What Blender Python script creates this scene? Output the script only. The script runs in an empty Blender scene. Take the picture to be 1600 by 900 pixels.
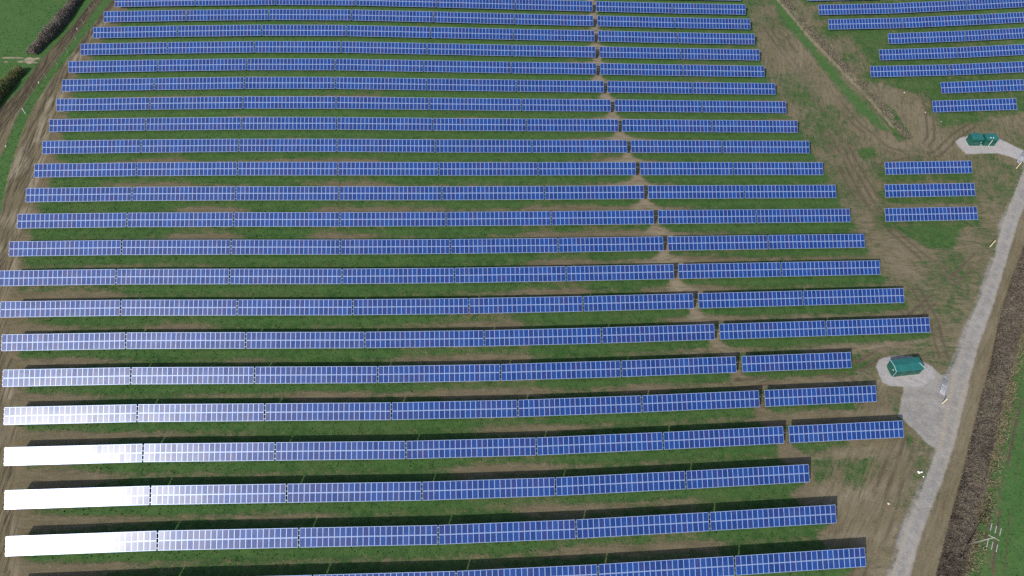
# Solar farm seen from the air: long rows of tilted module tables on rough grass,
# two transformer compounds, a gravel road, hedges and a utility pole.
import bpy, math, random
import numpy as np

random.seed(7)
rng = np.random.default_rng(11)
R = math.radians
SC = bpy.context.scene
COL = SC.collection

# ------------------------------------------------------------------ survey data
CAM = {"loc":[95.316,-34.9,133.702],"R":[[0.998218,-0.04474,0.03948],[0.012357,0.802318,0.596768],[0.058374,0.595217,-0.801442]],"f":1136.62,"P":8.1863,"tilt":31.401,"az":221.5084947968178,"el":39.36945630425691}
CTRL = [
[-0.44,-0.53,-0.7,-0.99,-1.38,-1.88,-2.47,-3.11,-3.76,-4.36,-4.88,-5.29,-5.61,-5.87],
[-0.32,-0.25,-0.24,-0.33,-0.54,-0.86,-1.3,-1.89,-2.59,-3.25,-3.76,-4.09,-4.29,-4.41],
[-0.29,-0.03,0.18,0.3,0.29,0.2,-0.04,-0.59,-1.42,-2.18,-2.68,-2.91,-2.95,-2.9],
[-0.41,0.07,0.52,0.89,1.12,1.33,1.34,0.86,-0.17,-1.17,-1.66,-1.73,-1.55,-1.27],
[-0.71,-0.04,0.67,1.35,1.94,2.51,2.7,2.26,1.08,-0.2,-0.71,-0.56,-0.09,0.46],
[-1.21,-0.39,0.49,1.46,2.42,3.17,3.35,2.93,1.75,0.47,0.11,0.62,1.42,2.24],
[-1.85,-1.0,-0.08,0.98,2.18,2.98,3.04,2.58,1.52,0.62,0.71,1.78,2.92,3.93],
[-2.58,-1.73,-0.86,0.14,1.31,2.07,2.14,1.74,0.98,0.58,1.17,2.71,4.11,5.28],
[-3.32,-2.49,-1.63,-0.7,0.27,0.94,1.14,0.98,0.73,0.85,1.72,3.24,4.77,6.15],
[-4.07,-3.23,-2.39,-1.53,-0.71,-0.09,0.27,0.46,0.67,1.2,2.22,3.63,5.16,6.66],
[-4.82,-3.99,-3.17,-2.36,-1.6,-0.95,-0.42,0.07,0.65,1.47,2.58,3.96,5.45,6.98],
[-5.57,-4.76,-3.95,-3.16,-2.41,-1.68,-0.98,-0.24,0.61,1.63,2.84,4.22,5.7,7.22],
[-6.33,-5.53,-4.74,-3.95,-3.16,-2.35,-1.49,-0.53,0.53,1.73,3.05,4.46,5.94,7.44]]
CTRL_Y = [
[-6.7,-5.83,-4.79,-3.48,-1.96,-0.48,0.7,1.57,2.27,2.94,3.66,4.44,5.28,6.14],
[-5.57,-4.97,-4.26,-3.29,-1.89,-0.62,0.1,0.76,1.47,2.24,3.1,4.0,4.91,5.83],
[-4.32,-3.96,-3.59,-3.05,-1.72,-0.8,-0.86,-0.26,0.63,1.57,2.58,3.58,4.56,5.53],
[-2.94,-2.7,-2.49,-2.22,-1.29,-1.76,-2.66,-1.68,-0.2,1.01,2.16,3.21,4.23,5.24],
[-1.52,-1.31,-1.1,-0.93,-1.17,-2.59,-2.93,-2.36,-0.82,0.65,1.84,2.83,3.85,4.92],
[-0.22,-0.08,0.01,-0.21,-0.98,-1.86,-2.08,-1.54,-0.4,0.57,1.39,2.28,3.41,4.55],
[0.82,0.85,0.84,0.57,0.36,-0.08,-1.4,-0.99,-0.18,0.48,0.75,1.71,2.93,4.09],
[1.6,1.47,1.31,1.15,1.35,0.79,-0.71,-0.93,-0.83,-0.79,-0.56,0.92,2.25,3.36],
[2.17,1.92,1.68,1.51,1.42,0.73,-0.52,-1.4,-1.88,-2.1,-1.73,-0.4,1.0,2.22],
[2.59,2.26,1.92,1.6,1.17,0.39,-0.68,-1.69,-2.39,-2.68,-2.37,-1.43,-0.27,0.87],
[2.91,2.47,2.01,1.5,0.86,0.02,-0.98,-1.95,-2.68,-3.02,-2.87,-2.26,-1.4,-0.47],
[3.13,2.59,2.0,1.35,0.57,-0.33,-1.29,-2.21,-2.93,-3.33,-3.33,-2.99,-2.41,-1.71],
[3.3,2.66,1.96,1.18,0.3,-0.64,-1.6,-2.48,-3.2,-3.65,-3.82,-3.69,-3.34,-2.86]]
TABLES = [  # block, row, [x from, x to]
["L",0,[[16.85,42.65],[42.95,67.87],[68.17,92.25],[92.55,116.97],[117.27,141.65],[141.95,166.33]]],
["L",1,[[14.87,40.25],[40.55,64.59],[64.89,89.05],[89.35,113.82],[114.12,138.66],[138.96,163.23]]],
["L",2,[[11.84,37.12],[37.42,61.4],[61.7,85.94],[86.24,110.72],[111.02,135.64],[135.94,160.28]]],
["L",3,[[8.89,33.84],[34.14,58.21],[58.51,82.7],[83.0,107.62],[107.92,132.55],[132.85,157.27]]],
["R",3,[[158.47,182.64]]],
["L",4,[[5.92,30.75],[31.05,55.05],[55.35,79.58],[79.88,104.43],[104.73,129.53],[129.83,154.23]]],
["R",4,[[155.46,179.71]]],
["L",5,[[2.74,27.44],[27.74,51.82],[52.12,76.4],[76.7,101.28],[101.58,126.33],[126.63,151.18]]],
["R",5,[[152.51,176.81]]],
["L",6,[[-0.44,24.3],[24.6,48.72],[49.02,73.24],[73.54,98.12],[98.42,123.17],[123.47,148.15]]],
["R",6,[[149.37,173.52],[173.82,198.11]]],
["L",7,[[-3.66,21.08],[21.38,45.57],[45.87,70.06],[70.36,94.97],[95.27,120.0],[120.3,145.01]]],
["R",7,[[146.26,170.54],[170.84,195.02]]],
["L",8,[[-6.88,17.91],[18.21,42.46],[42.76,67.06],[67.36,91.85],[92.15,116.97],[117.27,142.0]]],
["R",8,[[143.13,167.6],[167.9,192.09]]],
["L",9,[[-7.81,16.88],[17.18,41.32],[41.62,65.9],[66.2,90.88],[91.18,115.82],[116.12,140.92]]],
["R",9,[[142.08,166.56],[166.86,191.08]]],
["L",10,[[-8.91,15.89],[16.19,40.41],[40.71,65.02],[65.32,89.85],[90.15,114.81],[115.11,139.95]]],
["R",10,[[141.14,165.67],[165.97,190.12]]],
["L",11,[[-9.85,14.89],[15.19,39.44],[39.74,64.03],[64.33,88.77],[89.07,113.79],[114.09,138.86]]],
["R",11,[[140.0,164.64],[164.94,189.06]]],
["L",12,[[-10.76,13.77],[14.07,38.33],[38.63,62.95],[63.25,87.87],[88.17,112.76],[113.06,137.98]]],
["R",12,[[139.15,163.63],[163.93,188.09]]],
["L",13,[[-11.65,12.71],[13.01,37.22],[37.52,61.89],[62.19,86.84],[87.14,111.73],[112.03,136.91]]],
["R",13,[[138.02,162.57],[162.87,186.86]]],
["L",14,[[-12.69,11.77],[12.07,36.3],[36.6,60.93],[61.23,85.93],[86.23,110.83],[111.13,135.72]]],
["R",14,[[136.77,161.45],[161.75,185.91]]],
["L",15,[[-13.64,10.72],[11.02,35.31],[35.61,59.97],[60.27,84.9],[85.2,109.87],[110.17,134.69]]],
["R",15,[[135.86,160.37],[160.67,184.89]]],
["L",16,[[-14.85,9.72],[10.02,34.16],[34.46,58.94],[59.24,83.91],[84.21,108.88],[109.18,133.74]]],
["R",16,[[134.84,159.35],[159.65,183.9]]],
["L",17,[[-15.8,8.68],[8.98,33.3],[33.6,58.0],[58.3,82.96],[83.26,107.81],[108.11,132.6]]],
["R",17,[[133.82,158.1],[158.4,182.77]]],
["L",18,[[-15.04,9.33],[9.63,34.02],[34.32,58.89],[59.19,83.65],[83.95,108.47],[108.77,133.27]]],
["R",18,[[134.61,158.87],[159.17,183.36]]],
["L",19,[[-14.02,10.21],[10.51,34.76],[35.06,59.58],[59.88,84.48],[84.78,109.23],[109.53,133.93]]],
["R",19,[[135.11,159.5],[159.8,183.89]]],
["L",20,[[-13.4,10.84],[11.14,35.51],[35.81,60.35],[60.65,85.17],[85.47,109.91],[110.21,134.47]]],
["R",20,[[135.87,160.08],[160.38,184.44]]],
["L",21,[[-12.48,11.73],[12.03,36.28],[36.58,61.0],[61.3,85.88],[86.18,110.67],[110.97,135.2]]],
["R",21,[[136.42,160.72],[161.02,184.82]]],
["R",22,[[160.84,185.26],[136.12,160.54]]],
["E",10,[[199.4,223.82]]],
["E",11,[[202.33,226.67]]],
["E",12,[[205.28,229.38]]],
["E",15,[[228.2,253.17]]],
["E",16,[[233.9,259.1]]],
["E",17,[[215.36,239.6],[239.9,264.32]]],
["E",18,[[220.92,245.28],[245.58,270.0]]],
["E",19,[[226.59,251.17],[251.47,275.89]]],
["E",20,[[209.87,233.89],[234.19,259.38],[259.68,284.1]]],
["E",21,[[209.09,233.08],[233.38,258.4],[258.7,283.12]]],
["E",22,[[207.6,232.02]]]]
F = {  # outlines and points on the ground (m)
"hedge_a":[[-30.0,150.4],[-28.8,156.0],[-27.7,161.9],[-26.7,170.0],[-26.0,179.2],[-25.3,187.4]],
"hedge_b":[[-30.2,142.5],[-31.4,137.0],[-32.2,130.0],[-32.8,122.6]],
"track":[[-21.3,182.1],[-23.7,161.7],[-26.8,147.5],[-27.8,134.3],[-30.2,126.7],[-31.5,117.1],[-24.3,94.7],[-22.4,105.9],[-22.7,111.9],[-23.8,120.7],[-23.9,128.1],[-23.4,136.4],[-21.7,147.3],[-20.0,163.3],[-18.1,182.0]],
"debris":[[-14.9,181.9],[-17.8,162.2],[-19.3,148.2],[-20.7,139.8],[-21.6,127.2],[-21.0,118.0],[-19.8,108.2],[-18.3,98.9],[-15.8,88.1],[-13.6,70.6],[-8.5,53.4],[12.7,2.6],[18.0,2.4],[9.7,27.1],[-3.9,59.8],[-5.4,70.3],[-8.4,83.8],[-10.3,100.9],[-13.3,119.0],[-14.6,132.5],[-15.2,142.6],[-15.0,154.9],[-12.4,171.6],[-11.3,181.8]],
"palepatch":[[-31.7,148.6],[-30.3,149.8],[-28.4,148.5],[-27.9,146.9],[-29.3,145.7],[-31.0,147.0]],
"straw_left":[[-17.9,124.4],[-18.6,128.5],[-18.2,131.2],[-17.0,129.8],[-16.5,124.1]],
"stripe":[[198.2,184.4],[202.0,165.7],[204.4,155.6],[206.6,145.7],[208.7,136.1],[211.4,126.1],[214.3,116.6],[210.7,117.1],[207.0,125.2],[204.0,136.0],[202.1,145.7],[200.1,155.2],[197.7,165.3],[196.0,184.3]],
"g2":[[203.0,110.6],[206.6,110.6],[206.7,107.4],[202.0,105.1],[201.2,108.1]],
"g3":[[200.2,82.7],[222.4,83.4],[218.3,79.6],[214.5,74.5],[208.1,74.9],[203.3,79.6]],
"g4":[[202.8,74.1],[204.3,73.7],[206.7,70.5],[205.3,70.3]],
"g5":[[185.6,140.8],[196.3,147.2],[199.7,132.2],[201.4,117.0],[190.4,114.2],[188.2,129.1]],
"g6":[[165.6,23.4],[176.1,24.9],[176.6,19.2],[171.3,13.9],[167.3,14.8]],
"g7":[[213.1,175.9],[238.9,188.2],[294.8,189.4],[265.5,128.4],[253.5,123.2],[228.9,118.4],[228.6,132.2],[218.6,136.6],[217.0,155.2]],
"g8":[[217.0,129.4],[218.6,126.1],[219.4,114.5],[214.5,112.2],[212.4,124.4]],
"ditch":[[199.7,185.9],[202.1,174.8],[204.8,163.6],[208.3,150.4],[212.3,138.1],[215.5,125.2],[217.7,114.5]],
"ditchline":[[197.5,185.9],[200.6,173.4],[203.0,161.9],[207.8,145.7],[212.2,132.3],[215.1,119.0]],
"road_r":[[264.7,122.9],[245.3,95.8],[235.6,83.7],[227.6,72.4],[218.3,59.2],[209.1,47.1],[200.5,34.5],[193.2,23.0],[187.2,15.1],[181.1,7.7],[177.0,2.0],[174.1,-2.5],[169.0,-9.8]],
"road_l":[[260.1,123.0],[245.8,102.4],[239.0,93.6],[230.6,82.7],[224.0,72.4],[215.7,61.0],[209.8,53.9],[204.3,46.3],[199.0,39.9],[192.7,28.6],[187.6,20.4],[182.4,13.9],[177.3,7.8],[173.3,2.0],[170.0,-2.4],[165.0,-9.7]],
"pad":[[183.1,41.9],[184.6,43.8],[187.6,44.6],[192.3,44.5],[194.2,43.1],[196.0,41.9],[195.7,39.1],[191.6,36.7],[187.7,37.0],[184.9,37.0],[183.2,38.1]],
"apron":[[194.2,43.1],[196.0,41.9],[197.2,39.7],[199.1,40.2],[202.8,37.5],[193.2,23.0],[190.2,22.4],[188.0,23.8],[186.0,27.6],[183.9,30.2],[187.7,37.0],[192.0,37.6]],
"padb":[[230.7,112.9],[232.8,114.4],[235.4,115.1],[243.7,113.9],[250.1,107.7],[249.3,102.4],[244.0,106.4],[241.0,107.9],[231.9,107.8],[231.0,110.1]],
"rhedge_l":[[249.7,95.7],[232.8,74.8],[224.8,64.7],[215.9,52.1],[209.7,42.1],[203.7,33.7],[198.4,25.7],[192.1,16.3],[186.0,7.6],[180.6,-0.4],[177.0,-5.8]],
"rhedge_r":[[246.6,82.5],[226.1,57.3],[218.5,47.0],[211.9,37.4],[205.5,28.5],[200.1,20.2],[194.1,11.2],[191.1,6.9],[188.4,2.8],[184.4,-2.8],[181.6,-6.5]],
"rut_0":[[188.7,179.4],[192.2,160.1],[195.5,141.0],[198.5,122.4],[198.6,105.5],[200.4,91.5],[205.7,81.7],[212.0,72.5],[217.3,67.6]],
"rut_1":[[193.2,177.6],[196.8,159.5],[200.5,138.1],[205.1,119.7],[210.1,110.1],[217.0,106.9],[224.6,114.5],[228.7,126.5],[229.7,135.1]],
"rut_2":[[194.9,116.9],[195.2,100.6],[196.1,87.0],[195.4,72.5],[194.1,59.2],[197.0,50.5]],
"rut_3":[[204.7,102.7],[214.8,105.7],[223.9,108.1],[231.0,114.4],[238.7,119.6]],
"rut_4":[[198.0,96.0],[198.8,84.9],[205.5,72.5],[212.1,64.8]],
"rut_5":[[187.0,23.1],[180.2,14.0],[173.6,5.5],[167.1,-2.3]],
"rut_6":[[184.2,24.5],[177.8,15.3],[170.6,5.6],[163.9,-2.2]],
"rut_7":[[182.1,24.5],[174.4,14.1],[166.7,4.5]],
"rut_8":[[163.8,43.9],[175.3,39.2],[181.9,31.7],[184.7,25.9]],
"rut_9":[[151.0,37.8],[165.3,39.3],[179.9,42.3],[186.1,45.5]],
"rut_10":[[183.4,50.5],[195.2,53.9],[208.1,62.9],[220.2,72.5]],
"rut_11":[[200.2,62.9],[201.3,53.9],[199.6,43.8]],
"rut_12":[[212.2,34.3],[204.4,22.8],[199.1,14.9],[193.9,6.2],[189.2,-2.9]],
"rut_13":[[212.2,31.3],[206.5,22.8],[200.5,13.6],[195.4,5.0],[191.1,-2.9]],
"trk_l":[[-21.3,182.1],[-23.7,161.7],[-26.8,147.5],[-27.8,134.3],[-29.7,125.6],[-32.1,114.6]],
"trk_r":[[-18.1,182.0],[-20.0,163.3],[-21.7,147.3],[-23.4,136.4],[-24.3,128.1],[-25.7,116.9]],
"deb_l":[[-15.7,181.9],[-18.2,162.2],[-19.7,148.2],[-21.0,139.8],[-21.9,127.2],[-21.0,118.0],[-19.8,108.2],[-17.8,96.7],[-15.2,84.0],[-11.5,68.7]],
"deb_r":[[-14.1,181.8],[-15.4,162.1],[-17.5,148.1],[-16.8,139.7],[-15.8,127.0],[-14.7,117.8],[-13.3,107.9],[-11.6,96.5],[-10.2,83.8],[-7.6,68.6]],
"wheelA":[[210.8,31.3],[204.4,22.8],[199.1,14.9],[193.9,6.2],[189.2,-2.9]],
"dirt_r":[[177.4,39.2],[184.8,37.6],[184.7,25.9],[184.3,17.8],[175.4,7.9],[165.7,-2.2],[162.7,3.5],[160.2,11.8],[167.6,23.4],[173.4,28.9]],
"cabin":[[185.8,42.0],[185.7,39.3],[192.0,39.9]],
"gate":[[196.0,34.7],[198.5,38.5]],
"gpost":[[194.7,32.9]],
"mpost":[[224.2,75.3]],
"ypost":[[243.5,102.2]],
"pole":[[187.8,4.5]],
"sacks":[[183.7,18.0],[184.3,18.0],[184.4,17.1]],
"litter":[[197.5,19.7],[223.9,133.7],[175.3,11.9],[230.0,121.0],[226.9,124.9]],
"gate2":[[245.1,103.4],[249.0,107.7]],
"white":[[-21.1,163.0],[-23.4,137.0],[-22.6,110.7]],
"fps":[[-19.9,176.2],[-19.9,172.2],[-20.0,165.7],[-19.8,157.7],[-20.0,151.0],[-20.9,144.9],[-22.0,139.0],[-23.0,132.7],[-22.4,123.8],[-23.0,118.1]],
"kioskA":[[233.97,113.32000000000001],[233.87,110.92],[236.78,110.88]],
"kioskB":[[237.74,113.16],[237.74,110.86],[240.99,110.68]],
"pole_top":[187.88,2.66,6.91],
"gate_top":[[197.27,35.02],[200.13,39.15]],
"pale_lines":[[[-38.47,149.39],[-31.32,149.01]],[[-37.2,147.42],[-35.39,147.37]],[[-33.58,147.31],[-30.68,147.22]],[[-29.08,148.79],[-26.48,148.55]],[[-28.74,146.79],[-26.52,146.56]]]}
EXPOSURE = 0.18

P = CAM['P']                      # row pitch (m)
TILT = R(CAM['tilt'])             # table tilt
TL, W, CLEAR = 24.42, 3.36, 1.135  # table length, slant width, lower edge height
C, CY = np.array(CTRL, float), np.array(CTRL_Y, float)
NY, NX = C.shape
TX0, TX1, TY0, TY1 = -80., 300., -70., 330.


# ------------------------------------------------------------------ terrain
def cub(t):
    return ((1-t)**3/6, (3*t**3-6*t**2+4)/6, (-3*t**3+3*t**2+3*t+1)/6, t**3/6)


def spline(C, x, y):
    x = np.asarray(x, float); y = np.asarray(y, float)
    u = np.clip((x-TX0)/(TX1-TX0)*(NX-3), 0, NX-3-1e-6)
    v = np.clip((y-TY0)/(TY1-TY0)*(NY-3), 0, NY-3-1e-6)
    i = np.floor(u).astype(int); j = np.floor(v).astype(int)
    bu = cub(u-i); bv = cub(v-j)
    z = np.zeros(np.broadcast(x, y).shape)
    for a in range(4):
        for b in range(4):
            z = z + bu[a]*bv[b]*C[j+b, i+a]
    return z


def terrain(x, y):
    return spline(C, x, y)


def row_y(x, r):
    """The rows bend slightly: distance north of row r's lower edge at x."""
    return r*P+float(spline(CY, np.array([x]), np.array([r*P]))[0])


def tz(x, y):
    return float(terrain(np.array([x]), np.array([y]))[0])


# ------------------------------------------------------------------ small helpers
def tag(o, label=None, cat=None, group=None, kind=None):
    if label: o['label'] = label
    if cat: o['category'] = cat
    if group: o['group'] = group
    if kind: o['kind'] = kind
    return o


def empty(name, loc, rz=0.0):
    o = bpy.data.objects.new(name, None)
    o.empty_display_size = 0.5
    COL.objects.link(o)
    o.location = loc
    o.rotation_euler = (0, 0, rz)
    return o


class MB:
    """Collects verts and faces, then links them as one mesh object."""
    def __init__(s):
        s.v, s.f, s.m = [], [], []

    def face(s, pts, mi=0):
        n = len(s.v)
        s.v += [tuple(p) for p in pts]
        s.f.append(tuple(range(n, n+len(pts)))); s.m.append(mi)

    def box(s, c, d, mi=0, rot=None, taper=1.0):
        n = len(s.v)
        hx, hy, hz = d[0]/2, d[1]/2, d[2]/2
        for sz in (-1, 1):
            k = taper if sz > 0 else 1.0
            for sx, sy in ((-1, -1), (1, -1), (1, 1), (-1, 1)):
                p = (sx*hx*k, sy*hy*k, sz*hz)
                if rot is not None:
                    p = rot @ p_vec(p)
                s.v.append((c[0]+p[0], c[1]+p[1], c[2]+p[2]))
        for q in ((0, 3, 2, 1), (4, 5, 6, 7), (0, 1, 5, 4), (1, 2, 6, 5), (2, 3, 7, 6), (3, 0, 4, 7)):
            s.f.append(tuple(n+k for k in q)); s.m.append(mi)

    def tube(s, a, b, r0, r1=None, n=8, mi=0):
        r1 = r0 if r1 is None else r1
        a = np.array(a, float); b = np.array(b, float)
        d = b-a; d /= max(np.linalg.norm(d), 1e-9)
        t = np.array([1., 0, 0]) if abs(d[0]) < .8 else np.array([0, 1., 0])
        u = np.cross(d, t); u /= np.linalg.norm(u); w = np.cross(d, u)
        k = len(s.v)
        for p, r in ((a, r0), (b, r1)):
            for q in range(n):
                an = 2*math.pi*q/n
                s.v.append(tuple(p+r*(u*math.cos(an)+w*math.sin(an))))
        for q in range(n):
            q2 = (q+1) % n
            s.f.append((k+q, k+q2, k+n+q2, k+n+q)); s.m.append(mi)
        s.f.append(tuple(k+q for q in reversed(range(n)))); s.m.append(mi)
        s.f.append(tuple(k+n+q for q in range(n))); s.m.append(mi)

    def mesh(s, name, mats):
        me = bpy.data.meshes.new(name)
        me.from_pydata(s.v, [], s.f)
        for m in mats: me.materials.append(m)
        if len(mats) > 1:
            me.polygons.foreach_set('material_index', s.m)
        me.update()
        return me

    def build(s, name, mats, parent=None, loc=None, smooth=False, bevel=0.0):
        if not isinstance(mats, (list, tuple)): mats = [mats]
        me = s.mesh(name, mats)
        if smooth:
            me.polygons.foreach_set('use_smooth', [True]*len(me.polygons))
        o = bpy.data.objects.new(name, me)
        COL.objects.link(o)
        if parent is not None: o.parent = parent
        if loc is not None: o.location = loc
        if bevel:
            b = o.modifiers.new('soft edges', 'BEVEL'); b.width = bevel; b.segments = 2; b.limit_method = 'ANGLE'
        return o


def p_vec(p):
    return np.array(p, float)


def rotz(a):
    c, s = math.cos(a), math.sin(a)
    return np.array([[c, -s, 0], [s, c, 0], [0, 0, 1]])


# ------------------------------------------------------------------ materials
def new_mat(name):
    m = bpy.data.materials.new(name)
    m.use_nodes = True
    nt = m.node_tree
    return m, nt, nt.nodes['Principled BSDF']


def N(nt, typ, **kw):
    n = nt.nodes.new(typ)
    for k, v in kw.items():
        if k in n.inputs: n.inputs[k].default_value = v
        else: setattr(n, k, v)
    return n


def math_(nt, op, a, b=None, c=None, clamp=False):
    n = nt.nodes.new('ShaderNodeMath'); n.operation = op; n.use_clamp = clamp
    for i, v in enumerate((a, b, c)):
        if v is None: continue
        if isinstance(v, (int, float)): n.inputs[i].default_value = v
        else: nt.links.new(v, n.inputs[i])
    return n.outputs[0]


def mixc(nt, fac, a, b, blend='MIX'):
    n = nt.nodes.new('ShaderNodeMix'); n.data_type = 'RGBA'; n.blend_type = blend; n.clamp_factor = True
    for sock, v in ((n.inputs[0], fac), (n.inputs[6], a), (n.inputs[7], b)):
        if isinstance(v, (int, float)): sock.default_value = v
        elif isinstance(v, tuple): sock.default_value = v if len(v) == 4 else v+(1,)
        else: nt.links.new(v, sock)
    return n.outputs[2]


def noise(nt, vec, scale, detail=3.0, rough=0.55, dist=0.0):
    n = nt.nodes.new('ShaderNodeTexNoise')
    n.inputs['Scale'].default_value = scale; n.inputs['Detail'].default_value = detail
    n.inputs['Roughness'].default_value = rough; n.inputs['Distortion'].default_value = dist
    nt.links.new(vec, n.inputs['Vector'])
    return n.outputs['Fac']


def mapping(nt, vec, scale=(1, 1, 1), rot=0.0, loc=(0, 0, 0)):
    if rot:
        a = nt.nodes.new('ShaderNodeMapping'); a.inputs['Rotation'].default_value = (0, 0, rot)
        nt.links.new(vec, a.inputs['Vector']); vec = a.outputs[0]; rot = 0.0
    n = nt.nodes.new('ShaderNodeMapping')
    n.inputs['Scale'].default_value = scale; n.inputs['Rotation'].default_value = (0, 0, rot)
    n.inputs['Location'].default_value = loc
    nt.links.new(vec, n.inputs['Vector'])
    return n.outputs[0]


def remap(nt, v, a, b, c=0.0, d=1.0):
    n = nt.nodes.new('ShaderNodeMapRange')
    nt.links.new(v, n.inputs[0])
    for i, x in enumerate((a, b, c, d)): n.inputs[i+1].default_value = x
    n.interpolation_type = 'SMOOTHSTEP'
    return n.outputs[0]


def plain(name, col, rough=0.6, metal=0.0, var=0.12, scale=4.0, bump=0.0, spec=0.5):
    """A painted, weathered or galvanised surface: base colour broken up by two scales of noise."""
    m, nt, b = new_mat(name)
    tc = N(nt, 'ShaderNodeTexCoord')
    n1 = noise(nt, tc.outputs['Object'], scale, 4)
    n2 = noise(nt, tc.outputs['Object'], scale*7, 3)
    f = math_(nt, 'ADD', math_(nt, 'MULTIPLY', n1, .6), math_(nt, 'MULTIPLY', n2, .4))
    dk = tuple(c*(1-var*1.6) for c in col); lt = tuple(min(1, c*(1+var)) for c in col)
    nt.links.new(mixc(nt, remap(nt, f, .35, .65), dk, lt), b.inputs['Base Color'])
    b.inputs['Roughness'].default_value = rough
    b.inputs['Metallic'].default_value = metal
    b.inputs['Specular IOR Level'].default_value = spec
    if bump:
        bp = N(nt, 'ShaderNodeBump', Strength=bump, Distance=.02)
        nt.links.new(n2, bp.inputs['Height']); nt.links.new(bp.outputs[0], b.inputs['Normal'])
    return m


def cell_material():
    m, nt, b = new_mat('blue silicon cells under glass')
    oi = N(nt, 'ShaderNodeObjectInfo'); tc = N(nt, 'ShaderNodeTexCoord')
    rnd = oi.outputs['Random']
    r2 = math_(nt, 'FRACT', math_(nt, 'MULTIPLY', rnd, 17.31))
    base = mixc(nt, rnd, (.0030, .0205, .112), (.0075, .0480, .215))
    base = mixc(nt, remap(nt, r2, .55, 1.0, 0, .85), base, (.019, .022, .122))
    off = N(nt, 'ShaderNodeVectorMath', operation='ADD')
    nt.links.new(tc.outputs['Object'], off.inputs[0])
    nt.links.new(math_(nt, 'MULTIPLY', rnd, 60.0), off.inputs[1])
    # crystal grain, a wash of difference from cell to cell, and faint cell joints
    grain = noise(nt, off.outputs[0], 9.0, 4, .65)
    base = mixc(nt, remap(nt, grain, .3, .7, 0, .45), base, (.011, .050, .22))
    wn = N(nt, 'ShaderNodeTexWhiteNoise', noise_dimensions='3D')
    sn = N(nt, 'ShaderNodeVectorMath', operation='SNAP'); sn.inputs[1].default_value = (.16, .16, .5)
    nt.links.new(off.outputs[0], sn.inputs[0]); nt.links.new(sn.outputs[0], wn.inputs['Vector'])
    base = mixc(nt, math_(nt, 'MULTIPLY', wn.outputs['Value'], .28), base, (.0035, .015, .08))
    sx = N(nt, 'ShaderNodeSeparateXYZ'); nt.links.new(tc.outputs['Object'], sx.inputs[0])
    jx = math_(nt, 'PINGPONG', math_(nt, 'ADD', sx.outputs[0], .08), .08)
    jy = math_(nt, 'PINGPONG', math_(nt, 'ADD', sx.outputs[1], .08), .08)
    j = math_(nt, 'MAXIMUM', math_(nt, 'LESS_THAN', jx, .004), math_(nt, 'LESS_THAN', jy, .004))
    base = mixc(nt, math_(nt, 'MULTIPLY', j, .10), base, (.35, .42, .55))
    # a film of dust that differs from module to module
    geo = N(nt, 'ShaderNodeNewGeometry')
    dust = noise(nt, geo.outputs['Position'], .35, 5, .6)
    base = mixc(nt, remap(nt, dust, .45, .8, 0, .045), base, (.30, .29, .27))
    nt.links.new(base, b.inputs['Base Color'])
    b.inputs['Roughness'].default_value = CELL_ROUGH
    b.inputs['Specular IOR Level'].default_value = .42
    rr = math_(nt, 'ADD', math_(nt, 'MULTIPLY', math_(nt, 'SUBTRACT', r2, .5), .03), CELL_ROUGH)
    nt.links.new(math_(nt, 'ADD', rr, math_(nt, 'MULTIPLY', math_(nt, 'SUBTRACT', dust, .5), .10)), b.inputs['Roughness'])
    b.inputs['Coat Weight'].default_value = COAT
    b.inputs['Coat Roughness'].default_value = COAT_ROUGH
    bp = N(nt, 'ShaderNodeBump', Strength=.10, Distance=.004)
    nt.links.new(grain, bp.inputs['Height']); nt.links.new(bp.outputs[0], b.inputs['Normal'])
    return m


CELL_ROUGH, COAT, COAT_ROUGH = .24, .06, .16

M = {}
M['cells'] = cell_material()
M['frame'] = plain('anodised module frame', (.33, .43, .66), rough=.36, metal=.14, var=.05, scale=2.0)
M['back'] = plain('white module backsheet', (.60, .61, .62), rough=.6, var=.05)
M['steel'] = plain('galvanised steel', (.34, .36, .38), rough=.45, metal=.7, var=.10, scale=3.0)
M['gate'] = plain('galvanised gate tube', (.56, .62, .70), rough=.40, metal=.3, var=.08, scale=3.0)
M['green_wall'] = plain('dark green painted cladding', (.006, .085, .062), rough=.45, var=.14, scale=1.2, bump=.15)
M['green_roof'] = plain('sun faded green roof', (.014, .125, .115), rough=.6, var=.12, scale=1.0, bump=.2)
M['green_trim'] = plain('pale edge trim', (.42, .55, .54), rough=.4, var=.10)
M['vent'] = plain('dark louvre', (.006, .045, .036), rough=.6, var=.1)
M['white'] = plain('white sign plate', (.78, .80, .80), rough=.4, var=.04)
M['concrete'] = plain('concrete plinth', (.34, .33, .31), rough=.85, var=.12, scale=2, bump=.3)
M['wood'] = plain('weathered timber', (.40, .35, .27), rough=.8, var=.18, scale=3, bump=.3)
M['pale_wood'] = plain('fresh pale timber', (.66, .56, .38), rough=.7, var=.10, scale=4)
M['pole_wood'] = plain('grey utility pole timber', (.27, .255, .23), rough=.8, var=.15, scale=2)
M['porcelain'] = plain('pale grey insulator', (.40, .41, .42), rough=.45, var=.05)
M['wire'] = plain('dull conductor', (.20, .20, .20), rough=.5, metal=.6)
M['sack'] = plain('white woven sack', (.82, .82, .80), rough=.7, var=.06, scale=5, bump=.3)
M['stone'] = plain('pale rough stone', (.50, .45, .38), rough=.9, var=.15, scale=6, bump=.4)


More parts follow.
